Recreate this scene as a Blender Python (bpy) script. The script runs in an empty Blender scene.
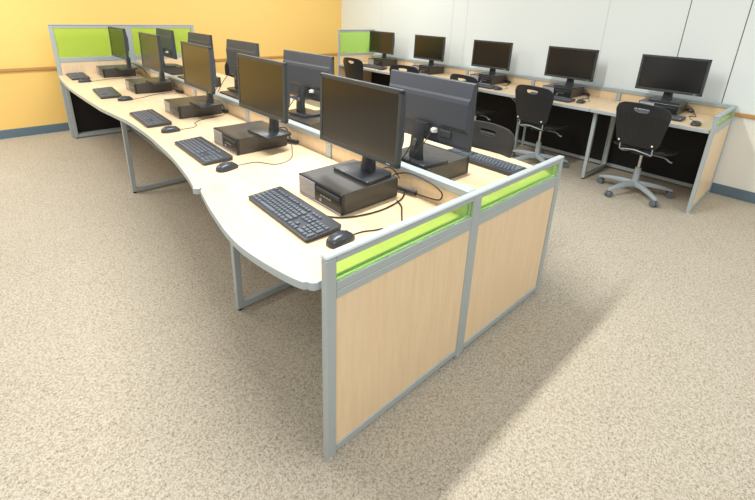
import bpy, bmesh, math, random
from mathutils import Vector, Matrix
random.seed(7)
S = bpy.context.scene
COL = S.collection
PI = math.pi
ZD = 0.667          # desk top height
H = 0.775           # screen top height
D2 = 1.4088         # island width
XM = D2 / 2         # island spine
LY = 4.6            # island length
P = 0.92            # island bay
RX0, RX1 = 3.24, 3.925   # wall row front / back
RY0, RP = -0.283, 0.8854
RY1 = RY0 + 5 * RP
WX, WY = 3.9385, 4.98    # white wall, yellow wall

# ------------------------------------------------------------------ materials
def lin(c):
    return tuple((x / 255 / 12.92 if x / 255 <= .04045 else ((x / 255 + .055) / 1.055) ** 2.4) for x in c)

def mat(name, rgb, rough=.5, metal=0., spec=.5, ior=None, linear=False):
    m = bpy.data.materials.new(name); m.use_nodes = True
    b = m.node_tree.nodes['Principled BSDF']
    c = rgb if linear else lin(rgb)
    b.inputs['Base Color'].default_value = (*c, 1)
    b.inputs['Roughness'].default_value = rough
    b.inputs['Metallic'].default_value = metal
    b.inputs['Specular IOR Level'].default_value = spec
    if ior: b.inputs['IOR'].default_value = ior
    return m

def nodes(m):
    return m.node_tree.nodes, m.node_tree.links, m.node_tree.nodes['Principled BSDF']

def coords(m, scale):
    N, L, b = nodes(m)
    t = N.new('ShaderNodeTexCoord'); mp = N.new('ShaderNodeMapping')
    mp.inputs['Scale'].default_value = scale
    L.new(t.outputs['Object'], mp.inputs['Vector'])
    return mp.outputs['Vector']

def noise(m, vec, scale, detail=4, rough=.55):
    N, L, b = nodes(m)
    n = N.new('ShaderNodeTexNoise'); n.inputs['Scale'].default_value = scale
    n.inputs['Detail'].default_value = detail; n.inputs['Roughness'].default_value = rough
    L.new(vec, n.inputs['Vector']); return n.outputs['Fac']

def ramp(m, fac, stops):
    N, L, b = nodes(m)
    r = N.new('ShaderNodeValToRGB')
    while len(r.color_ramp.elements) < len(stops): r.color_ramp.elements.new(.5)
    for e, (p, c) in zip(r.color_ramp.elements, stops):
        e.position = p; e.color = (*lin(c), 1)
    L.new(fac, r.inputs['Fac']); return r.outputs['Color']

def bump(m, h, strength, dist):
    N, L, b = nodes(m)
    bp = N.new('ShaderNodeBump'); bp.inputs['Strength'].default_value = strength
    bp.inputs['Distance'].default_value = dist
    L.new(h, bp.inputs['Height']); L.new(bp.outputs['Normal'], b.inputs['Normal'])

def wood(name, c0, c1, scale, rough):
    m = mat(name, c0, rough); N, L, b = nodes(m)
    f = noise(m, coords(m, scale), 1.0, 5, .6)
    L.new(ramp(m, f, [(.3, c0), (.5, tuple((a + d) / 2 for a, d in zip(c0, c1))), (.72, c1)]), b.inputs['Base Color'])
    return m

M = {}
M['top'] = wood('maple_laminate_top', (222, 194, 154), (233, 210, 175), (55, 4, 55), .38)
M['top'].node_tree.nodes['Principled BSDF'].inputs['Specular IOR Level'].default_value = .4
M['panel'] = wood('maple_laminate_panel', (229, 201, 160), (238, 213, 176), (60, 60, 5), .42)
M['silver'] = mat('silver_painted_metal', (174, 184, 185), .42, .2)
M['edge'] = mat('grey_edge_band', (176, 186, 188), .35, .1)
M['darkpanel'] = mat('black_modesty_panel', (30, 28, 27), .6, 0, .3)
M['bezel'] = mat('black_monitor_plastic', (58, 63, 65), .38)
M['screen'] = mat('dark_matte_screen', (11, 11, 12), .21, 0, .5, 1.75)
M['shell'] = mat('charcoal_textured_plastic', (66, 71, 79), .42)
bump(M['shell'], noise(M['shell'], coords(M['shell'], (1, 1, 1)), 420, 2), .35, .002)
M['stand'] = mat('black_stand_plastic', (46, 49, 53), .3)
M['case'] = mat('black_pc_case_metal', (56, 54, 51), .36, .0, .7)
M['face'] = mat('black_pc_front', (32, 33, 36), .3)
M['grille'] = mat('grey_pc_grille', (158, 160, 164), .35, .3)
N_, L_, B_ = nodes(M['grille'])
w_ = N_.new('ShaderNodeTexWave'); w_.inputs['Scale'].default_value = 38; w_.bands_direction = 'Z'
L_.new(coords(M['grille'], (1, 1, 1)), w_.inputs['Vector']); bump(M['grille'], w_.outputs['Fac'], .6, .002)
M['chrome'] = mat('chrome', (200, 200, 198), .16, 1.)
M['key'] = mat('charcoal_keycap', (90, 96, 105), .42)
M['kb'] = mat('black_keyboard_plastic', (52, 56, 62), .4)
M['mouse'] = mat('dark_grey_mouse', (54, 58, 64), .3)
M['cord'] = mat('black_cord', (38, 34, 32), .5)
M['cordgrey'] = mat('grey_cord', (120, 112, 102), .5)
M['white'] = mat('white_plastic', (235, 233, 228), .4)
M['chair'] = mat('black_chair_plastic', (31, 34, 38), .38)
N_, L_, B_ = nodes(M['chair'])
M['ribbed'] = mat('black_ribbed_chair_plastic', (26, 27, 29), .42)
N_, L_, B_ = nodes(M['ribbed'])
w_ = N_.new('ShaderNodeTexWave'); w_.inputs['Scale'].default_value = 17; w_.bands_direction = 'Y'
L_.new(coords(M['ribbed'], (1, 1, 1)), w_.inputs['Vector']); bump(M['ribbed'], w_.outputs['Fac'], .5, .004)
M['basegrey'] = mat('silver_grey_plastic', (158, 168, 172), .4, .1)
M['caster'] = mat('grey_caster', (98, 106, 112), .45)
M['yellow'] = mat('yellow_wall_paint', (250, 209, 124), .75, 0, .3)
bump(M['yellow'], noise(M['yellow'], coords(M['yellow'], (1, 1, 1)), 180, 3), .15, .002)
M['whitewall'] = mat('white_wall_panel', (232, 240, 238), .55, 0, .4)
M['cream'] = mat('cream_wall_paint', (236, 236, 228), .7, 0, .3)
M['seam'] = mat('dark_panel_seam', (96, 96, 84), .8)
M['seamlight'] = mat('pale_panel_seam', (196, 204, 200), .7)
M['vinyl'] = mat('blue_grey_vinyl_base', (98, 118, 132), .5)
M['rail'] = wood('oak_rail', (186, 138, 78), (206, 160, 98), (8, 8, 120), .45)

# green frosted acrylic: a thin coloured filter that scatters what is behind it
def frosted(name, col):
    m = bpy.data.materials.new(name); m.use_nodes = True
    N, L = m.node_tree.nodes, m.node_tree.links
    b = N['Principled BSDF']
    b.inputs['Base Color'].default_value = (*col, 1)
    b.inputs['Roughness'].default_value = .2
    b.inputs['IOR'].default_value = 1.2
    b.inputs['Transmission Weight'].default_value = .86
    return m
M['green'] = frosted('green_frosted_acrylic', (.58, .94, .29))

# carpet: fine flecked loop pile
m = M['carpet'] = mat('beige_flecked_carpet', (214, 194, 166), .95, 0, .1)
N, L, b = nodes(m)
v = coords(m, (1, 1, 1))
vo = N.new('ShaderNodeTexVoronoi'); vo.inputs['Scale'].default_value = 290; L.new(v, vo.inputs['Vector'])
sep = N.new('ShaderNodeSeparateColor'); L.new(vo.outputs['Color'], sep.inputs['Color'])
n2 = noise(m, v, 95, 3); n3 = noise(m, v, 2.2, 3)
mx = N.new('ShaderNodeMath'); mx.operation = 'MULTIPLY_ADD'; L.new(sep.outputs['Red'], mx.inputs[0])
mx.inputs[1].default_value = .62; L.new(n2, mx.inputs[2])
ad = N.new('ShaderNodeMath'); ad.operation = 'MULTIPLY_ADD'; L.new(n3, ad.inputs[0]); ad.inputs[1].default_value = .12
L.new(mx.outputs[0], ad.inputs[2])
L.new(ramp(m, ad.outputs[0], [(.38, (112, 102, 88)), (.60, (159, 149, 129)), (.84, (174, 165, 147)), (1.0, (194, 186, 170))]), b.inputs['Base Color'])
bump(m, ad.outputs[0], .2, .003)

# ------------------------------------------------------------------ mesh helpers
def box(bm, x0, x1, y0, y1, z0, z1, bev=0., seg=1, mtx=None):
    r = bmesh.ops.create_cube(bm, size=1)
    vs = r['verts']
    for q in vs:
        q.co = Vector(((x0 + x1) / 2 + q.co.x * (x1 - x0), (y0 + y1) / 2 + q.co.y * (y1 - y0), (z0 + z1) / 2 + q.co.z * (z1 - z0)))
    if bev > 0:
        es = list({e for q in vs for e in q.link_edges})
        rr = bmesh.ops.bevel(bm, geom=es, offset=bev, segments=seg, affect='EDGES', profile=.5)
        vs = list({q for f in rr['faces'] for q in f.verts} | {q for q in vs if q.is_valid})
    if mtx is not None:
        for q in vs: q.co = mtx @ q.co
    return vs

def prism(bm, pts, z0, z1, bev=0.):
    """vertical prism over a closed xy outline"""
    lo = [bm.verts.new((x, y, z0)) for x, y in pts]; hi = [bm.verts.new((x, y, z1)) for x, y in pts]
    n = len(pts)
    top = bm.faces.new(hi); bm.faces.new(lo[::-1])
    for i in range(n): bm.faces.new((lo[i], lo[(i + 1) % n], hi[(i + 1) % n], hi[i]))
    if bev > 0: bmesh.ops.bevel(bm, geom=list(top.edges), offset=bev, segments=2, affect='EDGES', profile=.5)

def smooth_path(pts, k=8):
    pts = [Vector(p) for p in pts]; out = []
    for i in range(len(pts) - 1):
        p0 = pts[max(i - 1, 0)]; p1 = pts[i]; p2 = pts[i + 1]; p3 = pts[min(i + 2, len(pts) - 1)]
        for j in range(k):
            t = j / k
            out.append(.5 * ((2 * p1) + (p2 - p0) * t + (2 * p0 - 5 * p1 + 4 * p2 - p3) * t * t + (3 * p1 - p0 - 3 * p2 + p3) * t ** 3))
    out.append(pts[-1]); return out

def tube(bm, pts, r, n=8, k=8, smooth=True, r1=None):
    ps = smooth_path(pts, k) if smooth else [Vector(p) for p in pts]
    rings = []; up = None
    for i, p in enumerate(ps):
        d = (ps[min(i + 1, len(ps) - 1)] - ps[max(i - 1, 0)]).normalized()
        if up is None: up = Vector((0, 0, 1)) if abs(d.z) < .9 else Vector((1, 0, 0))
        a = d.cross(up).normalized(); up = a.cross(d).normalized()
        rr = r if r1 is None else r + (r1 - r) * i / (len(ps) - 1)
        rings.append([bm.verts.new(p + a * rr * math.cos(2 * PI * j / n) + up * rr * math.sin(2 * PI * j / n)) for j in range(n)])
    for A, B in zip(rings, rings[1:]):
        for j in range(n): bm.faces.new((A[j], A[(j + 1) % n], B[(j + 1) % n], B[j]))
    bm.faces.new(rings[0][::-1]); bm.faces.new(rings[-1])

def cyl(bm, c, r, z0, z1, n=20, r1=None):
    r1 = r if r1 is None else r1
    lo = [bm.verts.new((c[0] + r * math.cos(2 * PI * j / n), c[1] + r * math.sin(2 * PI * j / n), z0)) for j in range(n)]
    hi = [bm.verts.new((c[0] + r1 * math.cos(2 * PI * j / n), c[1] + r1 * math.sin(2 * PI * j / n), z1)) for j in range(n)]
    for j in range(n): bm.faces.new((lo[j], lo[(j + 1) % n], hi[(j + 1) % n], hi[j]))
    bm.faces.new(lo[::-1]); bm.faces.new(hi)

def obj(name, bm, m, parent=None, smooth=False, loc=None):
    bmesh.ops.recalc_face_normals(bm, faces=bm.faces[:])
    me = bpy.data.meshes.new(name); bm.to_mesh(me); bm.free()
    me.materials.append(m)
    if smooth:
        me.polygons.foreach_set('use_smooth', [True] * len(me.polygons))
        try: me.set_sharp_from_angle(angle=math.radians(38))
        except Exception: pass
    o = bpy.data.objects.new(name, me); COL.objects.link(o)
    if parent: o.parent = parent
    if loc: o.location = loc
    return o

def tag(o, label, cat, group=None):
    o['label'] = label; o['category'] = cat
    if group: o['group'] = group
    return o

def thing(name, label, cat, loc=(0, 0, 0), rz=0., group=None):
    o = bpy.data.objects.new(name, None); COL.objects.link(o)
    o.empty_display_size = .05
    o.location = loc; o.rotation_euler = (0, 0, rz)
    return tag(o, label, cat, group)

def struct(name, bm, m, label=None, smooth=False):
    o = obj(name, bm, m, None, smooth); o['kind'] = 'structure'
    if label: o['label'] = label
    return o

def dup(root, loc, rz, label, group, name=None):
    r = root.copy(); COL.objects.link(r)
    r.location = loc; r.rotation_euler = (0, 0, rz); r['label'] = label; r['group'] = group
    for ch in list(root.children):
        c = ch.copy(); COL.objects.link(c); c.parent = r
        for g in list(ch.children):
            d = g.copy(); COL.objects.link(d); d.parent = c
    return r

def part(name, m, parent, *boxes, bev=.0015, smooth=False):
    bm = bmesh.new()
    for q in boxes: box(bm, *q, bev=bev)
    return obj(name, bm, m, parent, smooth)

# ------------------------------------------------------------------ setting
bm = bmesh.new(); box(bm, -5.2, 6.0, -4.2, 5.2, -.06, 0)
struct('floor', bm, M['carpet'], 'beige flecked carpet floor')
bm = bmesh.new(); box(bm, -5.2, WX + .12, WY, WY + .12, 0, 2.75)
struct('wall_back', bm, M['yellow'], 'yellow painted wall')
RAIL = .701
bm = bmesh.new(); box(bm, WX, WX + .12, -4.2, WY, 0, RAIL)
struct('wall_right', bm, M['cream'], 'cream lower part of the right wall')
# upper wall panels with open joints, dark or pale filler strip deep in each joint
joints = [(-2.4, 'd'), (-1.2, 'd'), (-.176, 'd'), (.223, 'd'), (.87, 'l'), (2.50, 'l'), (2.72, 'l'), (4.03, 'l')]
bm = bmesh.new(); y0 = -4.2
for y, kind in joints + [(WY, 'l')]:
    g = .0035 if kind == 'd' else .002
    y1 = y - g if y < WY else WY
    box(bm, WX, WX + .12, y0, y1, RAIL, 2.75); y0 = y + g
struct('wall_right_upper', bm, M['whitewall'], 'white panelled upper part of the right wall')
for i, (y, kind) in enumerate(joints):
    g = .0035 if kind == 'd' else .002
    bm = bmesh.new(); box(bm, WX + .004, WX + .02, y - g, y + g, RAIL, 2.75)
    struct('trim_%d' % (i + 3), bm, M['seam' if kind == 'd' else 'seamlight'], 'vertical joint strip between white wall panels')
bm = bmesh.new(); box(bm, -5.2, WX - .018, WY - .018, WY, RAIL - .016, RAIL + .016, .004)
struct('trim_1', bm, M['rail'], 'wooden chair rail on the yellow wall')
bm = bmesh.new(); box(bm, WX - .018, WX, -4.2, WY, RAIL - .016, RAIL + .016, .004)
struct('trim_2', bm, M['rail'], 'wooden chair rail on the white wall')
bm = bmesh.new(); box(bm, -5.2, WX - .008, WY - .008, WY, 0, .092, .002)
struct('baseboard_back', bm, M['vinyl'], 'blue-grey vinyl baseboard under the yellow wall')
bm = bmesh.new(); box(bm, WX - .008, WX, -4.2, WY, 0, .092, .002)
struct('baseboard_right', bm, M['vinyl'], 'blue-grey vinyl baseboard under the white wall')

# ------------------------------------------------------------------ framed screens (end panels)
def end_panel(name, label, xs, y0, y1, rails, top, inner, feet_y):
    """xs: post intervals; rails: [(z0,z1),...]; fills: glass/wood between rails"""
    t = thing(name, label, 'panel', ((xs[0][0] + xs[-1][1]) / 2, (y0 + y1) / 2, 0))
    ox, oy = t.location.x, t.location.y
    B = lambda x0, x1, a, c, z0, z1: (x0 - ox, x1 - ox, a - oy, c - oy, z0, z1)
    for a, c in xs:
        part('post', M['silver'], t, B(a, c, y0, y1, .010, top - .012), bev=.003)
    for (a, c), (d, e) in zip(xs, xs[1:]):
        for z0, z1, kind in rails:
            if kind == 'rail':
                part('rail', M['silver'], t, B(c, d, y0 + .002, y1 - .002, z0, z1), bev=.002)
            elif kind == 'glass':
                part('green_pane', M['green'], t, B(c - .004, d + .004, y0 + .010, y0 + .016, z0 - .004, z1 + .004), bev=0)
            elif kind == 'wood':
                part('maple_panel', M['panel'], t, B(c - .004, d + .004, y0 + .006, y1 - .006, z0 - .004, z1 + .004), bev=0)
            elif kind == 'black':
                part('black_panel', M['darkpanel'], t, B(c - .004, d + .004, y0 + .006, y1 - .006, z0 - .004, z1 + .004), bev=0)
    part('top_cap', M['silver'], t, B(xs[0][0] - .002, xs[-1][1] + .002, y0 - .002, y1 + .002, top - .012, top), bev=.004)
    if inner:
        b0, b1 = inner
        part('inner_panel', M['darkpanel'], t, B(xs[0][1] + .002, xs[-1][0] - .002, b0, b1, .05, .635), bev=0)
    for a, c in xs:
        bm = bmesh.new(); cx = (a + c) / 2 - ox; cy = (y0 + y1) / 2 - oy
        cyl(bm, (cx, cy), .010, 0, .006, 14); cyl(bm, (cx, cy), .005, .006, .014, 10)
        obj('foot_glide', bm, M['white'], t)
    return t

low = [(.02, .05, 'rail'), (.05, .626, 'wood'), (.626, .652, 'rail'), (.653, .682, 'rail'), (.682, .746, 'glass'), (.746, H - .012, 'rail')]
end_panel('end_panel', 'maple end panel with green strip closing the near end of the island', [(0, .036), (.679, .730), (1.373, D2)], 0, .027, low, H, (.029, .033), 0)
far = [(.02, .05, 'rail'), (.05, .64, 'black'), (.64, .795, 'wood'), (.795, .842, 'rail'), (.842, 1.13, 'glass'), (1.13, 1.155, 'rail')]
end_panel('end_panel', 'tall end panel with bright green glazing before the yellow wall', [(0, .036), (.679, .730), (1.373, D2)], LY, LY + .027, far, 1.167, None, 0)
end_panel('end_panel', 'narrow maple end panel closing the wall row nearest the camera', [(RX0, RX0 + .026), (RX1 - .026, RX1)], RY0, RY0 + .027, low, H, None, 0)
farr = [(.02, .05, 'rail'), (.05, .772, 'wood'), (.772, .803, 'rail'), (.803, 1.10, 'glass'), (1.10, 1.123, 'rail')]
end_panel('end_panel', 'tall green glazed end panel of the wall row in the far corner', [(RX0, RX0 + .026), (RX1 - .026, RX1)], RY1, RY1 + .027, farr, 1.135, None, 0)

# ------------------------------------------------------------------ long dividers
def divider_island():
    t = thing('desk_divider', 'low maple divider with silver rail along the middle of the island', 'divider', (XM, LY / 2, 0))
    ox, oy = XM, LY / 2
    B = lambda x0, x1, a, c, z0, z1: (x0 - ox, x1 - ox, a - oy, c - oy, z0, z1)
    part('top_rail', M['silver'], t, B(XM - .022, XM + .022, .0295, LY - .0022, .742, H), bev=.004)
    ys = [.0295] + [k * P for k in range(1, 5)] + [LY - .0022]
    for a, c in zip(ys, ys[1:]):
        part('maple_panel', M['panel'], t, B(XM - .014, XM + .014, a + .022, c - .022, .60, .742), bev=0)
        for sx in (-1, 1):
            x = XM + sx * .125
            part('modesty_panel', M['darkpanel'], t, B(x - .006, x + .006, a + .018, c - .018, .05, .60), bev=0)
            part('bottom_rail', M['silver'], t, B(x - .012, x + .012, a + .016, c - .016, .016, .05), bev=.002)
    for y in ys[1:-1]:
        part('post', M['silver'], t, B(XM - .024, XM + .024, y - .02, y + .02, .60, .742), bev=.002)
        for sx in (-1, 1):
            x = XM + sx * .125
            part('post', M['silver'], t, B(x - .014, x + .014, y - .014, y + .014, 0, .60), bev=.002)
    for i, y in enumerate((ys[0] + .02, ys[-1] - .02)):
        part('post', M['silver'], t, B(XM - .024, XM + .024, y - .018, y + .018, 0, .742), bev=.002)
        part('crossbar', M['silver'], t, B(XM - .14, XM + .14, y - .012, y + .012, .57, .60), bev=.002)
    return t
divider_island()

def divider_row():
    cy = (RY0 + RY1) / 2; ox = RX1 - .025
    t = thing('desk_divider', 'low maple divider with silver rail along the white wall', 'divider', (ox, cy, 0))
    B = lambda x0, x1, a, c, z0, z1: (x0 - ox, x1 - ox, a - cy, c - cy, z0, z1)
    y0, y1 = RY0 + .0295, RY1 - .0022
    part('top_rail', M['silver'], t, B(RX1 - .045, RX1, y0, y1, .742, H), bev=.004)
    ys = [y0] + [RY0 + RP * k for k in range(1, 5)] + [y1]
    for a, c in zip(ys, ys[1:]):
        part('maple_panel', M['panel'], t, B(RX1 - .034, RX1 - .008, a + .022, c - .022, .60, .742), bev=0)
        part('modesty_panel', M['darkpanel'], t, B(RX1 - .058, RX1 - .046, a + .016, c - .016, .05, .60), bev=0)
        part('bottom_rail', M['silver'], t, B(RX1 - .066, RX1 - .038, a + .016, c - .016, .016, .05), bev=.002)
    for y in ys[1:-1]:
        part('post', M['silver'], t, B(RX1 - .047, RX1 - .002, y - .02, y + .02, .60, .742), bev=.002)
        part('post', M['silver'], t, B(RX1 - .068, RX1 - .034, y - .014, y + .014, 0, .60), bev=.002)
    return t
divider_row()

# ------------------------------------------------------------------ desks
def outline(curve, back, r=.018):
    """curve: [(y,x)...] front edge from low y to high y; returns smoothed front points"""
    pts = smooth_path([(x, y, 0) for y, x in curve], 6)
    return [(p.x, p.y) for p in pts]

def desk(label, front, y0, y1, back_x, legs, mirror=False, rnd=(.0, .0), group='desks of the island'):
    sgn = -1 if mirror else 1
    fx = lambda x: D2 - x if mirror else x
    t = thing('desk', label, 'desk', (fx(.35 if back_x < 1 else 3.55), (y0 + y1) / 2, 0), 0, group)
    ox, oy = t.location.x, t.location.y
    f = outline(front, back_x)
    # rounded corners
    def corner(pt, nxt, r):
        return pt
    if rnd[0] > 0:
        r = rnd[0]; x, y = f[0]
        f = [(x + r, y)] + [(x + r - r * math.sin(a), y + r - r * math.cos(a)) for a in (PI / 8, PI / 4, 3 * PI / 8, PI / 2)] + [q for q in f if q[1] > y + r * 1.05]
    if rnd[1] > 0:
        r = rnd[1]; x, y = f[-1]
        f = [q for q in f if q[1] < y - r * 1.05] + [(x + r - r * math.cos(a), y - r + r * math.sin(a)) for a in (0, PI / 8, PI / 4, 3 * PI / 8, PI / 2)]
    loop = f + [(back_x, f[-1][1]), (back_x, f[0][1])]
    loop = [(fx(x) - ox, y - oy) for x, y in loop]
    bm = bmesh.new(); prism(bm, loop, ZD - .027, ZD - .0005)
    obj('worktop', bm, M['top'], t)
    # edge band: thin strip round the front edge
    fr = [(fx(x) - ox, y - oy) for x, y in f]
    bm = bmesh.new(); n = len(fr); ring = []
    for i, (x, y) in enumerate(fr):
        a = Vector(fr[max(i - 1, 0)]); c = Vector(fr[min(i + 1, n - 1)]); d = (c - a).normalized()
        nr = Vector((-d.y, d.x)) if not mirror else Vector((d.y, -d.x))
        pr = [(.0, ZD - .028), (.0028, ZD - .0265), (.0036, ZD - .014), (.0028, ZD - .0015), (.0, ZD)]
        ring.append([bm.verts.new((x + nr.x * q, y + nr.y * q, z)) for q, z in pr])
    for A, C in zip(ring, ring[1:]):
        for j in range(len(A) - 1): bm.faces.new((A[j], A[j + 1], C[j + 1], C[j]))
    obj('edge_band', bm, M['edge'], t, True)
    if y0 < .06 and y0 > 0:
        a, c = sorted((fx(f[0][0]) - ox, fx(back_x) - ox))
        part('end_band', M['edge'], t, (a, c, y0 - .0015 - oy, y0 - oy, ZD - .0275, ZD), bev=0)
    for lg in legs:
        if lg[0] == 'frame':
            _, x0, x1, y = lg
            a, c = sorted((fx(x0) - ox, fx(x1) - ox)); yy = y - oy; w = .015
            l = part('leg_frame', M['silver'], t,
                 (a, a + .03, yy - w, yy + w, .012, ZD - .027), (c - .03, c, yy - w, yy + w, .012, ZD - .027),
                 (a + .03, c - .03, yy - w, yy + w, .012, .042), (a + .03, c - .03, yy - w, yy + w, ZD - .057, ZD - .027), bev=.002)
            for xx in (a + .015, c - .015):
                bm = bmesh.new(); cyl(bm, (xx, yy), .012, 0, .012, 12); obj('foot', bm, M['face'], l)
        else:
            _, x0, y, xb = lg
            xx = fx(x0) - ox; yy = y - oy; xf = fx(xb) - ox
            part('leg', M['silver'], t, (xx - .013, xx + .013, yy - .013, yy + .013, 0, ZD - .027), bev=.002)
            bm = bmesh.new(); tube(bm, [(xx, yy, ZD - .20), (xf, yy, ZD - .032)], .010, 8, smooth=False)
            obj('brace', bm, M['silver'], t)
    return t

c1 = [(.056, -.010), (.13, -.036), (.266, -.060), (.382, -.069), (.487, -.064), (.548, -.057), (.715, -.032), (.829, -.010), (.9182, .008)]
c2 = [(.9198, -.012), (1.03, .010), (1.144, .026), (1.39, .053), (1.633, .067), (1.908, .076), (2.247, .070), (2.461, .050), (2.7598, .016)]
c3 = [(2.7612, .014), (3.0, .003), (3.235, -.007), (3.778, -.024), (4.2, -.018), (4.429, -.008), (LY - .002, .003)]
bx_ = XM - .030
for mir, side, far_side in ((False, 'left', 'screens'), (True, 'right', 'backs')):
    desk('pale maple desk with bulging front edge at the near end, %s side of the island' % side, c1, .056, .9182, bx_, [('frame', .11, .555, .892)], mir, (.022, .02))
    desk('pale maple desk with inward curving edge, middle of the island\'s %s side' % side, c2, .9198, 2.7598, bx_, [('frame', .105, .555, 2.69)], mir, (.02, .012))
    desk('pale maple desk beside the tall green panel, %s side of the island' % side, c3, 2.7612, LY - .002, bx_, [('frame', .03, .555, 4.57)], mir, (.012, 0))
b2 = RX1 - .056
g = 'desks along the white wall'
s1, s2 = RY0 + RP, RY0 + 3 * RP
def straight(a, c): return [(a, RX0 + .003), (a + .15, RX0), ((a + c) / 2, RX0), (c - .15, RX0), (c, RX0 + .003)]
desk('short maple desk beside the near end panel of the wall row', straight(RY0 + .031, s1 - .0015), RY0 + .031, s1 - .0015, b2, [('frame', 3.325, b2 - .016, s1 - .025)], False, (0, .014), g)
desk('maple desk in the middle of the row along the white wall', straight(s1 + .0015, s2 - .0015), s1 + .0015, s2 - .0015, b2, [('frame', 3.325, b2 - .016, s2 - .025), ('leg', 3.70, RY0 + 2 * RP, 3.40)], False, (.014, .014), g)
desk('maple desk in the far corner of the row along the white wall', straight(s2 + .0015, RY1 - .002), s2 + .0015, RY1 - .002, b2, [('leg', 3.70, RY0 + 4 * RP, 3.40)], False, (.014, 0), g)

# ------------------------------------------------------------------ monitor
MW, MH = .488, .292
def make_monitor(label, group):
    t = thing('monitor', label, 'monitor', group=group)
    zc = .243; sx = -.05; tilt = .02
    T = Matrix.Translation((sx, 0, zc)) @ Matrix.Rotation(tilt, 4, 'Y')
    # bezel: frame of four bars, slightly proud of the screen
    w, h, b = MW / 2, MH / 2, .017
    bm = bmesh.new()
    box(bm, -.001, .016, -w, w, h - b, h, .002, 2, T); box(bm, -.001, .016, -w, w, -h, -h + b + .003, .002, 2, T)
    box(bm, -.001, .016, -w, -w + b, -h + .003, h - .003, .002, 2, T); box(bm, -.001, .016, w - b, w, -h + .003, h - .003, .002, 2, T)
    bez = obj('bezel', bm, M['bezel'], t)
    bm = bmesh.new(); box(bm, .0015, .012, -w + b - .002, w - b + .002, -h + b, h - b + .002, 0, 1, T)
    obj('screen', bm, M['screen'], t)
    bm = bmesh.new(); box(bm, -.0022, .001, -.205, -.185, -h + .006, -h + .010, .0006, 1, T)
    obj('power_button', bm, M['grille'], bez)
    # back shell: lofted profile, sides tapering with depth
    prof = [(.0162, h - .001), (.0185, h - .003), (.029, .084), (.034, .074), (.037, .058), (.037, -.046), (.031, -.058), (.024, -.066), (.022, -.128), (.0162, -h + .001)]
    bm = bmesh.new(); L_, R_ = [], []
    for x, z in prof:
        hw = w - .001 - max(0, x - .0162) * .5
        L_.append(bm.verts.new(T @ Vector((x, -hw, z)))); R_.append(bm.verts.new(T @ Vector((x, hw, z))))
    n = len(prof)
    for i in range(n - 1): bm.faces.new((L_[i], R_[i], R_[i + 1], L_[i + 1]))
    bm.faces.new(L_[::-1]); bm.faces.new(R_); bm.faces.new((L_[0], L_[-1], R_[-1], R_[0]))
    sh = obj('back_shell', bm, M['shell'], t)
    bm = bmesh.new(); box(bm, .020, .034, .046, .072, -.096, -.074, .002, 1, T); box(bm, .030, .048, .049, .069, -.094, -.076, .003, 1, T)
    obj('video_plug', bm, M['white'], sh)
    bm = bmesh.new(); box(bm, .020, .032, .088, .150, -.105, -.074, .003, 1, T)
    obj('connector_cover', bm, M['bezel'], sh)
    # neck: curved column leaning back, with a cable slot
    bm = bmesh.new(); rings = []
    for i in range(8):
        u = i / 7; z = .010 + u * .175; x = .022 - .018 * u + .010 * math.sin(u * PI); hw = .040 - .006 * math.sin(u * PI); d = .017 - .004 * u
        rings.append([bm.verts.new((x + d * math.copysign(abs(math.cos(a)) ** .6, math.cos(a)), hw * math.copysign(abs(math.sin(a)) ** .6, math.sin(a)), z)) for a in [2 * PI * j / 16 for j in range(16)]])
    for A, C in zip(rings, rings[1:]):
        for j in range(16): bm.faces.new((A[j], A[(j + 1) % 16], C[(j + 1) % 16], C[j]))
    bm.faces.new(rings[0][::-1]); bm.faces.new(rings[-1])
    nk = obj('neck', bm, M['stand'], t, True)
    bm = bmesh.new()
    vs = [bm.verts.new((.046, .011 * math.cos(a), .095 + .017 * math.sin(a))) for a in [2 * PI * j / 20 for j in range(20)]]
    v2 = [bm.verts.new((.030, q.co.y, q.co.z)) for q in vs]
    bm.faces.new(vs); bm.faces.new(v2[::-1])
    for j in range(20): bm.faces.new((vs[j], vs[(j + 1) % 20], v2[(j + 1) % 20], v2[j]))
    obj('cable_slot', bm, M['seam'], nk)
    # base: rounded trapezoid plate, wider to the front
    bm = bmesh.new(); raw = [(-.082, -.118), (.078, -.098), (.078, .098), (-.082, .118)]; pts = []
    for i in range(4):
        p = Vector(raw[i]); a = (Vector(raw[i - 1]) - p).normalized(); c = (Vector(raw[(i + 1) % 4]) - p).normalized(); r = .024
        for k in range(5):
            u = k / 4; pts.append(tuple(p + a * r * (1 - u) ** 2 + c * r * u ** 2))
    prism(bm, pts, 0, .014, .004)
    obj('base', bm, M['stand'], t, True)
    return t

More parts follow.
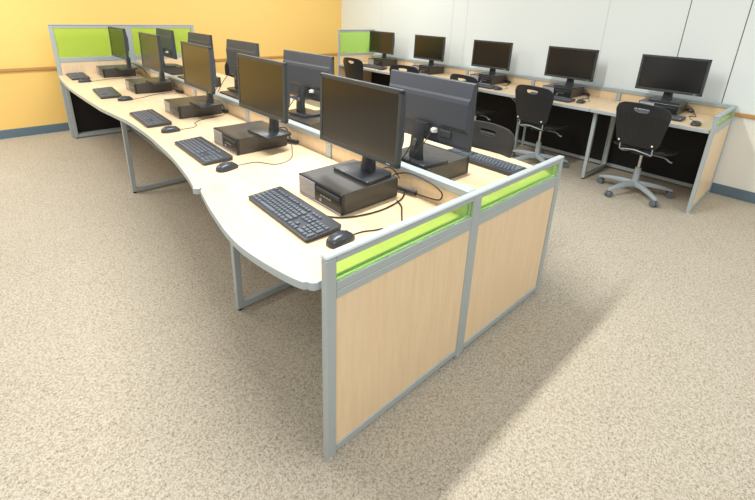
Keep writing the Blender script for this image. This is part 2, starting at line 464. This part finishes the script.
# ------------------------------------------------------------------ desktop computer
PW, PD, PH = .29, .298, .088
def make_pc(label, group):
    t = thing('desktop_computer', label, 'computer', group=group)
    x0, x1, w = -PD / 2, PD / 2, PW / 2
    bm = bmesh.new(); box(bm, x0 + .014, x1, -w, w, .003, PH, .003, 2)
    cs = obj('case', bm, M['case'], t)
    bm = bmesh.new(); box(bm, x0, x0 + .015, -w - .001, w + .001, .003, PH + .001, .004, 2)
    fr = obj('front_panel', bm, M['face'], t)
    bm = bmesh.new(); box(bm, x0 - .002, x0 + .002, .028, w - .006, .012, PH - .006, .0015, 1)
    obj('vent_grille', bm, M['grille'], fr)
    bm = bmesh.new(); box(bm, x0 - .0025, x0 + .002, -.132, .018, PH - .030, PH - .016, .001, 1)
    obj('disc_drive', bm, M['bezel'], fr)
    bm = bmesh.new()
    for i in range(4): box(bm, x0 - .001, x0 + .002, -.022 - i * .018, -.010 - i * .018, .040, .045, .0004)
    obj('usb_ports', bm, M['grille'], fr)
    bm = bmesh.new()
    for j in range(1): 
        vs = [bm.verts.new((x0 - .003, -.012 + .007 * math.cos(a), .024 + .007 * math.sin(a))) for a in [2 * PI * k / 16 for k in range(16)]]
        v2 = [bm.verts.new((x0 + .002, q.co.y, q.co.z)) for q in vs]
        bm.faces.new(vs); bm.faces.new(v2[::-1])
        for k in range(16): bm.faces.new((vs[k], vs[(k + 1) % 16], v2[(k + 1) % 16], v2[k]))
    obj('power_button', bm, M['grille'], fr)
    bm = bmesh.new(); box(bm, x0 - .0015, x0 + .003, -w + .004, w - .004, .0035, .0085, .001)
    obj('trim_strip', bm, M['grille'], fr)
    bm = bmesh.new(); box(bm, x1 - .002, x1 + .003, -.12, -.04, .015, .075, .001); box(bm, x1 - .002, x1 + .003, .02, .12, .015, .075, .001)
    obj('rear_ports', bm, M['grille'], cs)
    bm = bmesh.new()
    for xx in (x0 + .04, x1 - .04):
        for yy in (-w + .03, w - .03): cyl(bm, (xx, yy), .009, 0, .003, 10)
    obj('rubber_feet', bm, M['cord'], cs)
    return t

# ------------------------------------------------------------------ keyboard, mouse
KL, KD = .442, .150
def key_rows():
    """(x,y,wy,wx) per key; local: user at -x, y left-positive (viewed from the user)"""
    u = .0188; ks = []; y0 = KL / 2 - .012; x0 = -KD / 2 + .018
    rows = [[1.25, 1.25, 1.25, 6.0, 1.25, 1.25, 1.25, 1.25], [2.25] + [1] * 10 + [2.5], [1.75] + [1] * 11 + [2.0], [1.5] + [1] * 13, [1] * 13 + [1.75]]
    for r, row in enumerate(rows):
        y = y0
        for wd in row:
            ks.append((x0 + r * u, y - wd * u / 2, wd * u - .003, u - .003)); y -= wd * u
    yf = y0
    for i in range(13):
        if i in (1, 5, 9): yf -= .0085
        ks.append((x0 + 5.35 * u, yf - u / 2, u - .003, .012)); yf -= u
    yn = y0 - 15.2 * u
    for c in range(3):
        ks.append((x0 + 5.35 * u, yn - (c + .5) * u, u - .003, .012))
        for r in (0, 3, 4): ks.append((x0 + r * u, yn - (c + .5) * u, u - .003, u - .003))
    ks.append((x0 + u, yn - 1.5 * u, u - .003, u - .003))
    yp = yn - 3.3 * u
    for c in range(4):
        for r in range(5):
            if c == 3 and r in (1, 3): continue
            if c == 1 and r == 0: continue
            wd = 2 if (c == 0 and r == 0) else 1; ht = 2 if (c == 3 and r in (0, 2)) else 1
            ks.append((x0 + (r + (ht - 1) / 2) * u, yp - (c + wd / 2) * u, wd * u - .003, ht * u - .003))
    return ks
KEYS = key_rows()
def ktop(x): return .013 + (x + KD / 2) / KD * .008
def key_mesh(bm, k):
    x, y, wy, wx = k; z = ktop(x)
    vs = box(bm, x - wx / 2, x + wx / 2, y - wy / 2, y + wy / 2, z - .001, z + .005)
    for q in vs:
        if q.co.z > z + .003:
            q.co.x = x + (q.co.x - x) * .84; q.co.y = y + (q.co.y - y) * (1 - .0026 / wy)
def make_keyboard(label, group, single):
    t = thing('keyboard', label, 'keyboard', group=group)
    bm = bmesh.new(); vs = []
    w, d = KL / 2, KD / 2; pts = []
    for cx, cy, a0 in ((d, w, 0), (-d, w, PI / 2), (-d, -w, PI), (d, -w, 3 * PI / 2)):
        r = .010; ccx = cx - math.copysign(r, cx); ccy = cy - math.copysign(r, cy)
        for k in range(5): pts.append((ccx + r * math.cos(a0 + k * PI / 8), ccy + r * math.sin(a0 + k * PI / 8)))
    prism(bm, pts, 0, .01, 0)
    for q in bm.verts:
        if q.co.z > .005: q.co.z = ktop(q.co.x)
        else: q.co.x *= .97; q.co.y *= .985
    obj('keyboard_body', bm, M['kb'], t)
    if single:
        for i, k in enumerate(KEYS[:100]):
            bm = bmesh.new(); key_mesh(bm, k); obj('key', bm, M['key'], t)
        if len(KEYS) > 100:
            bm = bmesh.new()
            for k in KEYS[100:]: key_mesh(bm, k)
            o = obj('keys', bm, M['key'], t); o['kind'] = 'stuff'
    else:
        bm = bmesh.new()
        for k in KEYS: key_mesh(bm, k)
        obj('keys', bm, M['key'], t)
    return t

def make_mouse(label, group):
    t = thing('mouse', label, 'mouse', group=group)
    bm = bmesh.new(); n = 18; rings = []
    prof = [(-.052, .004, .010), (-.049, .018, .020), (-.040, .026, .029), (-.022, .031, .037), (0, .032, .038), (.022, .030, .034), (.040, .028, .026), (.050, .023, .018), (.0535, .012, .010)]
    for x, hw, hz in prof:
        ring = []
        for j in range(n + 1):
            a = PI * j / n
            ring.append(bm.verts.new((x, hw * math.copysign(abs(math.cos(a)) ** .75, math.cos(a)), .001 + .88 * hz * math.sin(a) ** .8)))
        rings.append(ring)
    for A, C in zip(rings, rings[1:]):
        for j in range(n): bm.faces.new((A[j], A[j + 1], C[j + 1], C[j]))
        bm.faces.new((A[0], C[0], C[n], A[n]))
    bm.faces.new(rings[0]); bm.faces.new(rings[-1][::-1])
    obj('mouse_body', bm, M['mouse'], t, True)
    bm = bmesh.new(); cyl(bm, (0, 0), .009, -.003, .003, 16)
    for q in bm.verts: q.co = Vector((q.co.x + .030, q.co.z, q.co.y + .021))
    obj('scroll_wheel', bm, M['stand'], t)
    return t

# ------------------------------------------------------------------ chair
def make_chair(label, group):
    t = thing('task_chair', label, 'chair', group=group)
    # star base
    bm = bmesh.new(); cyl(bm, (0, 0), .036, .075, .125, 20, .028)
    for k in range(5):
        a = 2 * PI * k / 5 + .31; c, s = math.cos(a), math.sin(a)
        pr = []
        for r, z, w, h in ((.02, .098, .024, .020), (.10, .097, .021, .017), (.20, .086, .018, .014), (.277, .070, .016, .011), (.292, .066, .010, .008)):
            pr.append([bm.verts.new((c * r - s * y, s * r + c * y, z + q)) for y, q in ((-w, -h), (w, -h), (w, h * .3), (w * .6, h), (-w * .6, h), (-w, h * .3))])
        for A, C in zip(pr, pr[1:]):
            for j in range(6): bm.faces.new((A[j], A[(j + 1) % 6], C[(j + 1) % 6], C[j]))
        bm.faces.new(pr[0][::-1]); bm.faces.new(pr[-1])
    obj('star_base', bm, M['basegrey'], t, True, (.055, .03, 0))
    for k in range(5):
        a = 2 * PI * k / 5 + .31; c, s = math.cos(a), math.sin(a); cx, cy = c * .275, s * .275
        bm = bmesh.new(); ax = Vector((-s, c, 0)); rd = Vector((c, s, 0))
        for off in (-.013, .013):
            n = 16; A_, C_ = [], []
            for j in range(n):
                q = rd * (.026 * math.cos(2 * PI * j / n)) + Vector((0, 0, .026 + .026 * math.sin(2 * PI * j / n))) + Vector((cx, cy, 0)) + ax * off
                A_.append(bm.verts.new(q - ax * .009)); C_.append(bm.verts.new(q + ax * .009))
            for j in range(n): bm.faces.new((A_[j], A_[(j + 1) % n], C_[(j + 1) % n], C_[j]))
            bm.faces.new(A_[::-1]); bm.faces.new(C_)
        cyl(bm, (cx, cy), .012, .03, .062, 10)
        obj('caster', bm, M['caster'], t, True, (.055, .03, 0))
    bm = bmesh.new(); cyl(bm, (0, 0), .026, .12, .235, 20, .023); obj('column', bm, M['basegrey'], t, True, (.055, .03, 0))
    bm = bmesh.new(); cyl(bm, (0, 0), .013, .235, .38, 16); obj('gas_lift', bm, M['chrome'], t, True, (.055, .03, 0))
    part('seat_plate', M['stand'], t, (-.09, .09, -.07, .07, .38, .408), bev=.006)
    bm = bmesh.new(); tube(bm, [(.0, -.05, .381), (.0, -.13, .383), (.0, -.165, .375), (.0, -.19, .360), (0, -.21, .358)], .006)
    obj('lever', bm, M['basegrey'], t, True)
    # bent wire yoke carrying the back
    bm = bmesh.new()
    tube(bm, [(-.02, -.06, .400), (-.14, -.09, .405), (-.195, -.115, .425), (-.205, -.118, .45), (-.206, -.118, .49)], .0045)
    tube(bm, [(-.02, .06, .400), (-.14, .09, .405), (-.195, .115, .425), (-.205, .118, .45), (-.206, .118, .49)], .0045)
    tube(bm, [(-.195, -.115, .425), (-.222, -.06, .440), (-.225, 0, .448), (-.222, .06, .440), (-.195, .115, .425)], .0045)
    obj('back_yoke', bm, M['basegrey'], t, True)
    # seat shell
    bm = bmesh.new(); nu, nv = 14, 14; gr = []
    for i in range(nu + 1):
        row = []
        for j in range(nv + 1):
            u, v_ = i / nu * 2 - 1, j / nv * 2 - 1
            # square to rounded square
            x = u * math.sqrt(1 - v_ * v_ * .30) * .215 + .01; y = v_ * math.sqrt(1 - u * u * .30) * .215
            z = .428 + .018 * (v_ * v_) - .022 * max(0, u - .45) ** 2 * 3 + .03 * max(0, -u - .5) ** 2 * 3 - .008 * (1 - u * u)
            row.append((x, y, z))
        gr.append(row)
    A_ = [[bm.verts.new(q) for q in r] for r in gr]; C_ = [[bm.verts.new((q[0], q[1], q[2] - .012)) for q in r] for r in gr]
    for i in range(nu):
        for j in range(nv):
            bm.faces.new((A_[i][j], A_[i + 1][j], A_[i + 1][j + 1], A_[i][j + 1])); bm.faces.new((C_[i][j + 1], C_[i + 1][j + 1], C_[i + 1][j], C_[i][j]))
    bd = [(i, 0) for i in range(nu)] + [(nu, j) for j in range(nv)] + [(i, nv) for i in range(nu, 0, -1)] + [(0, j) for j in range(nv, 0, -1)]
    for k in range(len(bd)):
        a, c = bd[k], bd[(k + 1) % len(bd)]
        bm.faces.new((A_[a[0]][a[1]], A_[c[0]][c[1]], C_[c[0]][c[1]], C_[a[0]][a[1]]))
    obj('seat', bm, M['chair'], t, True)
    # backrest with half-moon handle slot: rings from slot to outline
    N = 64; zc = .772
    corners = [(.150, .475, .05), (.205, .800, .085), (-.205, .800, .085), (-.150, .475, .05)]   # y, z, radius
    out = []
    nC = len(corners)
    for i in range(nC):
        p = Vector(corners[i][:2]); a = (Vector(corners[i - 1][:2]) - p).normalized(); c = (Vector(corners[(i + 1) % nC][:2]) - p).normalized(); r = corners[i][2]
        for k in range(9):
            u = k / 8; out.append(p + a * r * (1 - u) ** 2 + c * r * u ** 2)
    # crown of the top edge
    dense = []
    for i in range(len(out)):
        a, c = out[i], out[(i + 1) % len(out)]; m_ = max(1, int((c - a).length / .012))
        for k in range(m_): dense.append(a.lerp(c, k / m_))
    dense = [Vector((q.x, q.y + (.020 * (1 - (q.x / .2) ** 2) if q.y > .72 else 0))) for q in dense]
    def at_angle(th):
        d = Vector((math.cos(th), math.sin(th))); o = Vector((0, zc)); best = None
        for i in range(len(dense)):
            a, c = dense[i] - o, dense[(i + 1) % len(dense)] - o
            e = c - a; den = d.x * e.y - d.y * e.x
            if abs(den) < 1e-9: continue
            tt = (a.x * e.y - a.y * e.x) / den; s_ = (a.x * d.y - a.y * d.x) / den
            if tt > 0 and -1e-6 <= s_ <= 1 + 1e-6 and (best is None or tt > best): best = tt
        return o + d * best
    # angles spread evenly by outline arc
    ths = sorted(math.atan2(q.y - zc, q.x) for q in dense)
    step = len(ths) / N; ths = [ths[int(i * step)] for i in range(N)]
    def hole(th):
        c, s = math.cos(th), math.sin(th)
        ry = .026 if s < 0 else .010
        return Vector((.056 * math.copysign(abs(c) ** .8, c), zc + ry * math.copysign(abs(s) ** .8, s)))
    def lift(q, off):
        y, z = q
        x = -.205 - (z - .47) * .16 - .05 * max(0, z - .70) * 1.5 + .9 * y * y + .35 * (z - .62) ** 2 - .02
        return (x + off, y, z)
    fr, bk = [], []
    for k in range(11):
        u = k / 10; r = [hole(t_).lerp(at_angle(t_), u) for t_ in ths] if False else None
        r = []
        for t_ in ths:
            o_ = at_angle(t_)
            # hole parameter follows the outline direction but stretched to the slot
            v_ = o_ - Vector((0, zc)); ph = math.atan2(v_.y / .19, v_.x / .2)
            r.append(hole(ph).lerp(o_, u))
        rim = .004 if u < 1 else .001
        fr.append([bm_ for bm_ in [lift(q, .006 if 0 < k < 10 else .004) for q in r]]); bk.append([lift(q, -.006 if 0 < k < 10 else -.004) for q in r])
    bm = bmesh.new()
    F = [[bm.verts.new(q) for q in r] for r in fr]; K = [[bm.verts.new(q) for q in r] for r in bk]
    for k in range(10):
        for j in range(N):
            j2 = (j + 1) % N
            bm.faces.new((F[k][j], F[k][j2], F[k + 1][j2], F[k + 1][j])); bm.faces.new((K[k + 1][j], K[k + 1][j2], K[k][j2], K[k][j]))
    for k in (0, 10):
        for j in range(N):
            j2 = (j + 1) % N; bm.faces.new((F[k][j], F[k][j2], K[k][j2], K[k][j]))
    bk_o = obj('backrest', bm, M['chair'], t, True); bk_o.data.materials.append(M['ribbed'])
    for pl in bk_o.data.polygons:
        if pl.normal.x < -.5 and pl.center.z < .735: pl.material_index = 1
    bm = bmesh.new()
    for sy in (-1, 1): cyl(bm, (0, 0), .007, 0, .004, 10)
    vs = list(bm.verts)
    for i, q in enumerate(vs):
        sy = -1 if i < len(vs) / 2 else 1
        q.co = Vector((-.244 - q.co.z, sy * .12 + q.co.x, .51 + q.co.y))
    obj('screws', bm, M['white'], t)
    return t

# ------------------------------------------------------------------ placing the stations
ordn = ['nearest', 'second', 'third', 'fourth', 'farthest']
ZP = ZD + PH
GL = {'monitor': 'monitors around the island and along the wall', 'pc': 'desktop computers under the monitors', 'kb': 'keyboards on the desks', 'mouse': 'mice on the desks', 'chair': 'black task chairs'}
# (screen x, y, yaw deg)
ML = [(.478, .456, 0), (.464, 1.216, .5), (.474, 2.10, 0), (.495, 3.17, .7), (.478, 4.150, 2.5)]
MB = [(.895, .430, 180), (.965, 1.505, 184), (1.005, 2.486, 182), (1.045, 3.455, 182.5), (.967, 4.211, 180.5)]
MR = [(3.640, .164, 1.4), (3.646, 1.018, -1.9), (3.622, 1.895, .2), (3.614, 2.798, 0), (3.630, 3.689, 0)]
monL = ['largest looking monitor at the near end, dark screen facing left beside the end panel',
        'second monitor from the near end panel on the left side of the island, brownish screen',
        'middle monitor on the left side of the island, screen reflecting the yellow wall',
        'fourth monitor from the near end panel on the left side of the island, olive reflection',
        'farthest left side island monitor, green reflection, before the tall green panel']
monB = ['nearest monitor on the right side of the island, textured grey back toward the camera',
        'second monitor from the near end, right of the island, grey back and neck showing',
        'middle monitor on the right side of the island, back against the yellow wall',
        'fourth monitor from the near end, right of the island, mostly hidden back',
        'farthest monitor on the right of the island, back before the green panel']
monR = ['wall row monitor nearest the end panel, behind the chair with the full star base',
        'second monitor from the near end of the wall row, beside the second chair',
        'middle monitor of the five along the white wall',
        'fourth monitor from the near end of the wall row, brownish screen',
        'monitor in the far corner of the wall row beside the green glazing']
proto = None
for lst, labs, dz in ((ML, monL, .016), (MB, monB, -.004), (MR, monR, -.012)):
    for (x, y, yw), lb in zip(lst, labs):
        a = math.radians(yw); off = .05
        loc = (x + off * math.cos(a), y + off * math.sin(a), ZP)
        if proto is None:
            proto = make_monitor(lb, GL['monitor']); proto.location = loc; proto.rotation_euler = (0, 0, a); r = proto
        else: r = dup(proto, loc, a, lb, GL['monitor'])
        for ch in r.children:          # height of the screen on its neck
            if ch.name.split('.')[0] in ('bezel', 'screen', 'back_shell'): ch.location.z = dz - (.012 if x == .478 and y < 1 else 0)

hx = PD / 2
PL = [(.312 + hx, .478), (.317 + hx, 1.361), (.345 + hx, 2.285), (.350 + hx, 3.345), (.329 + hx, 4.386)]
PB = [(1.080 - hx, .458), (1.09 - hx, 1.40), (1.09 - hx, 2.38), (1.09 - hx, 3.33), (1.08 - hx, 4.25)]
PR = [(3.555 + hx, .183), (3.550 + hx, 1.062), (3.560 + hx, 1.955), (3.545 + hx, 2.850), (3.555 + hx, 3.72)]
pcl = ['flat black desktop computer nearest the camera beside the end panel',
       'second flat black computer from the near end on the left of the island',
       'third flat black computer from the near end on the left of the island',
       'fourth flat black computer from the near end on the left of the island',
       'far flat black computer on the left of the island by the green panel']
pcb = ['flat black computer under the nearest monitor on the right of the island',
       'flat black computer under the second monitor on the right of the island',
       'flat black computer under the third monitor on the right of the island',
       'flat black computer under the fourth monitor on the right of the island',
       'far flat black computer on the right of the island by the green panel']
pcr = ['black computer under the wall row monitor nearest the near end panel',
       'black computer under the second monitor from the near end of the wall row',
       'black computer under the middle monitor along the white wall',
       'black computer under the fourth monitor from the near end of the wall row',
       'black computer under the far corner monitor of the wall row']
proto = None
for lst, labs, yw in ((PL, pcl, 0), (PB, pcb, PI), (PR, pcr, 0)):
    for (x, y), lb in zip(lst, labs):
        if proto is None:
            proto = make_pc(lb, GL['pc']); proto.location = (x, y, ZD)
        else: dup(proto, (x, y, ZD), yw, lb, GL['pc'])

KBs = [(.181, .470, -1.5, 'black keyboard nearest the camera, in front of the nearest computer'),
       (.202, 1.385, -1, 'second keyboard from the near end on the left of the island'),
       (.190, 2.245, -1, 'third keyboard from the near end on the left of the island'),
       (.166, 3.335, -3, 'fourth keyboard from the near end on the left of the island'),
       (.136, 4.435, -1, 'farthest keyboard on the left of the island, by the yellow wall')]
KBb = [(1.285, .365, 180, 'keyboard on the right of the island beside the nearest chair back')]
KBr = [(3.435, .175, 0, 'keyboard in front of the nearest wall row computer, behind the chair'),
       (3.405, 1.05, 0, 'keyboard in front of the second wall row computer'),
       (3.395, 1.88, 0, 'keyboard in front of the middle wall row computer'),
       (3.40, 3.60, 0, 'keyboard in front of the far corner wall row computer')]
ksing = make_keyboard(KBs[0][3], GL['kb'], True); ksing.location = (KBs[0][0], KBs[0][1], ZD); ksing.rotation_euler = (0, 0, math.radians(KBs[0][2]))
for k in (KBs[1], KBb[0]): dup(ksing, (k[0], k[1], ZD), math.radians(k[2]), k[3], GL['kb'])
k = KBs[2]; kmany = make_keyboard(k[3], GL['kb'], False); kmany.location = (k[0], k[1], ZD); kmany.rotation_euler = (0, 0, math.radians(k[2]))
for k in KBs[3:] + KBr: dup(kmany, (k[0], k[1], ZD), math.radians(k[2]), k[3], GL['kb'])

# mice: position, yaw, cord in world coordinates (kept as a child of the mouse)
def cord(parent, pts, r=.0022, m='cordgrey', name='cord'):
    bm = bmesh.new(); inv = Matrix.Rotation(-parent.rotation_euler.z, 4, 'Z') @ Matrix.Translation(-Vector(parent.location))
    tube(bm, [inv @ Vector(p) for p in pts], r, 6, 6)
    return obj(name, bm, M[m], parent, True)
zc_ = ZD + .0025
MICE = [(.196, .193, 8, 'grey mouse beside the near end panel rail', [(.255, .200), (.30, .193), (.335, .176), (.37, .165)]),
        (.192, 1.065, 12, 'mouse beside the second keyboard from the near end, left of the island', [(.25, 1.078), (.344, 1.066), (.40, .985), (.47, .985), (.531, 1.033), (.60, 1.14), (.645, 1.22)]),
        (.200, 1.875, 0, 'mouse beside the third keyboard from the near end, left of the island', [(.262, 1.882), (.33, 1.880), (.375, 1.92), (.385, 1.98), (.43, 2.03), (.49, 2.06), (.60, 2.08), (.65, 2.12)]),
        (.220, 2.985, 5, 'mouse beside the fourth keyboard from the near end, left of the island', [(.28, 2.99), (.36, 3.02), (.44, 3.08), (.55, 3.12), (.645, 3.15)]),
        (.135, 4.060, 5, 'mouse beside the farthest keyboard on the left of the island', [(.195, 4.07), (.28, 4.10), (.40, 4.14), (.55, 4.16), (.64, 4.18)]),
        (3.345, -.145, 0, 'mouse on the wall row desk beside the near end panel', [(3.405, -.145), (3.46, -.16), (3.50, -.10), (3.60, -.05), (3.85, -.03)]),
        (3.445, .768, 0, 'mouse beside the second keyboard of the wall row', [(3.505, .77), (3.57, .74), (3.66, .78), (3.75, .83), (3.85, .86)]),
        (3.375, 1.600, 0, 'mouse beside the middle keyboard of the wall row', [(3.435, 1.60), (3.52, 1.58), (3.60, 1.64), (3.75, 1.72), (3.85, 1.75)]),
        (3.335, 3.345, 0, 'mouse beside the far corner keyboard of the wall row', [(3.395, 3.345), (3.46, 3.36), (3.50, 3.42), (3.54, 3.50)])]
proto = None
for x, y, a, lb, c in MICE:
    if proto is None:
        proto = make_mouse(lb, GL['mouse']); m0 = proto; m0.location = (x, y, ZD); m0.rotation_euler = (0, 0, math.radians(a)); first = (proto, c)
        tmpl = [ch for ch in proto.children]
    else:
        r = proto.copy(); COL.objects.link(r); r.location = (x, y, ZD); r.rotation_euler = (0, 0, math.radians(a)); r['label'] = lb
        for ch in tmpl:
            q = ch.copy(); COL.objects.link(q); q.parent = r
        m0 = r
    dirx = (x + .053 * math.cos(math.radians(a)), y + .053 * math.sin(math.radians(a)), ZD + .010)
    cord(m0, [dirx] + [(p[0], p[1], zc_) for p in c], .0024 if x < 1 else .002, 'cord' if y < .5 and x < 1 else 'cordgrey')

# loose cables behind the computers, each with its inline connector
def cable(label, runs, plugs=(), r=.003, m='cord'):
    allp = [p for run in runs for p in run]
    t = thing('cable', label, 'cable', (allp[0][0], allp[0][1], ZD), 0, 'cables behind the computers')
    o = Vector(t.location)
    for run in runs:
        bm = bmesh.new(); tube(bm, [Vector(p) - o for p in run], r, 7, 7); obj('cord', bm, M[m], t, True)
    for (a, c, w) in plugs:
        a, c = Vector(a) - o, Vector(c) - o
        bm = bmesh.new(); tube(bm, [a, a.lerp(c, .12), a.lerp(c, .5), a.lerp(c, .88), c], w, 8, 3); obj('connector', bm, M['stand'], t, True)
    return t
zz = ZD + .0035
cable('black looping cable and connector behind the nearest computer by the end panel',
      [[(.612, .43, .70), (.650, .40, .735), (.664, .33, .762), (.668, .22, .757), (.668, .150, .735), (.668, .155, .700), (.668, .22, .688), (.672, .29, .681)],
       [(.612, .45, .715), (.64, .45, .755), (.665, .42, .752), (.668, .38, .72)],
       [(.655, .335, .680), (.60, .30, zz), (.496, .278, zz), (.40, .285, zz), (.312, .318, zz), (.262, .38, zz), (.262, .46, zz)],
       [(.575, .300, zz), (.55, .25, zz), (.50, .20, zz), (.463, .162, zz)]],
      [((.645, .40, .685), (.672, .285, .682), .011)])
cable('short cable and connector behind the second computer on the left of the island',
      [[(.620, 1.30, .70), (.645, 1.27, .715), (.66, 1.24, .69), (.66, 1.20, .684)], [(.575, 1.262, ZD + .10), (.63, 1.25, .76), (.645, 1.24, .70)]],
      [((.640, 1.262, .683), (.672, 1.195, .682), .012)])
cable('short cable and connector behind the third computer on the left of the island',
      [[(.648, 2.24, .70), (.665, 2.21, .73), (.672, 2.18, .70), (.668, 2.15, .684)], [(.59, 2.17, ZD + .10), (.64, 2.15, .75), (.660, 2.14, .70)]],
      [((.655, 2.20, .683), (.672, 2.13, .682), .013)])
cable('cables hanging behind the fourth computer on the left of the island',
      [[(.656, 3.30, .71), (.668, 3.25, .75), (.674, 3.18, .72), (.672, 3.10, .684)], [(.656, 3.36, .72), (.668, 3.30, .76), (.674, 3.22, .70)]],
      [((.66, 3.12, .683), (.672, 3.03, .682), .014)])
cable('cables hanging behind the far computer on the left of the island',
      [[(.53, 4.20, ZD + .16), (.60, 4.10, .80), (.655, 3.98, .74), (.668, 3.90, .684)], [(.635, 4.30, .72), (.660, 4.15, .76), (.670, 4.02, .70), (.668, 3.94, .684)]],
      [((.665, 3.90, .684), (.668, 3.80, .684), .014)])
# right side cables from plug to computer, behind necks
def rcable(label, y, ypc):
    cable(label, [[(.842, y - .062, .905), (.80, y - .06, .86), (.775, y - .03, .80), (.765, y + .02, .73), (.772, ypc, .705)],
                  [(.780, y, .84), (.768, y + .02, .79), (.758, y + .05, .74), (.768, ypc + .06, .71)]], (), .0025, 'cord')
rcable('dark cables at the neck of the nearest monitor on the right of the island', .430, .47)
rcable('dark cables at the neck of the second monitor on the right of the island', 1.505, 1.45)
rcable('dark cables at the neck of the third monitor on the right of the island', 2.486, 2.42)
for i, (y, lb) in enumerate(((.05, 'cable bundle behind the nearest wall row computer'), (.93, 'cable bundle behind the second wall row computer'), (1.82, 'cable bundle behind the middle wall row computer'))):
    cable(lb, [[(3.86, y + .08, .72), (3.872, y + .03, .735), (3.868, y - .04, .71), (3.80, y - .09, zz), (3.70, y - .12, zz), (3.66, y - .08, zz)],
               [(3.86, y + .12, .70), (3.872, y + .05, .74), (3.87, y - .03, .70), (3.84, y - .06, zz)]], [((3.862, y - .01, .690), (3.855, y - .07, .684), .013)], .003, 'cord')

# chairs
CH = [(3.285, .130, -4, 'black chair with full star base in front of the nearest wall row computer'),
      (3.30, 1.03, -3, 'black chair second from the near end of the wall row, beside a silver leg frame'),
      (3.30, 1.80, -5, 'chair at the middle of the wall row, mostly hidden by the nearest right side monitor'),
      (3.30, 2.76, 18, 'fourth chair from the near end of the wall row, top edge showing'),
      (3.25, 3.56, 2, 'chair in the far corner of the wall row, before the green glazed panel'),
      (1.24, .495, 180, 'chair tucked under the right of the island beside the nearest right side keyboard'),
      (1.53, 4.33, 125, 'far chair turned askew at the right of the island, before the yellow wall')]
proto = None
for x, y, a, lb in CH:
    if proto is None:
        proto = make_chair(lb, GL['chair']); proto.location = (x, y, 0); proto.rotation_euler = (0, 0, math.radians(a))
    else: dup(proto, (x, y, 0), math.radians(a), lb, GL['chair'])

# ------------------------------------------------------------------ light
def area(name, loc, sx, sy, e, col=(1, .985, .955), rot=(0, 0, 0)):
    l = bpy.data.lights.new(name, 'AREA'); l.shape = 'RECTANGLE'; l.size = sx; l.size_y = sy; l.energy = e; l.color = col
    o = bpy.data.objects.new(name, l); COL.objects.link(o); o.location = loc; o.rotation_euler = rot
    return o
area('ceiling_light', (.55, .77, 2.62), 1.7, .10, 84)
area('ceiling_light', (-1.3, 3.7, 2.62), 1.9, .30, 62)
area('ceiling_light', (2.2, 3.4, 2.62), 1.9, .30, 40)
area('ceiling_light', (2.6, -2.0, 2.62), 1.9, .30, 24)
area('ceiling_light', (-1.8, -1.2, 2.62), 1.9, .30, 36)
w = bpy.data.worlds.new('room_ambient'); S.world = w; w.use_nodes = True
w.node_tree.nodes['Background'].inputs['Color'].default_value = (.98, .99, 1.0, 1)
w.node_tree.nodes['Background'].inputs['Strength'].default_value = .72

# ------------------------------------------------------------------ camera
C = Vector((-.5824, -.8035, 1.4052)); yaw, pit, rol, f_px = .7548, .3382, .0366, 425.42
fw = Vector((math.sin(yaw) * math.cos(pit), math.cos(yaw) * math.cos(pit), -math.sin(pit)))
rt = Vector((math.cos(yaw), -math.sin(yaw), 0)); up = rt.cross(fw)
r2 = rt * math.cos(rol) + up * math.sin(rol); u2 = -rt * math.sin(rol) + up * math.cos(rol)
cd = bpy.data.cameras.new('camera'); cam = bpy.data.objects.new('camera', cd); COL.objects.link(cam)
cam.matrix_world = Matrix(((r2.x, u2.x, -fw.x, C.x), (r2.y, u2.y, -fw.y, C.y), (r2.z, u2.z, -fw.z, C.z), (0, 0, 0, 1)))
cd.sensor_width = 36; cd.lens = 36 * f_px / 755
cd.shift_x = (377.5 - 377.34) / 755; cd.shift_y = -(250 - 160.22) / 755
cd.clip_start = .02
S.camera = cam
S.view_settings.view_transform = 'Standard'; S.view_settings.look = 'None'
S.view_settings.exposure = 0.0; S.view_settings.gamma = 1
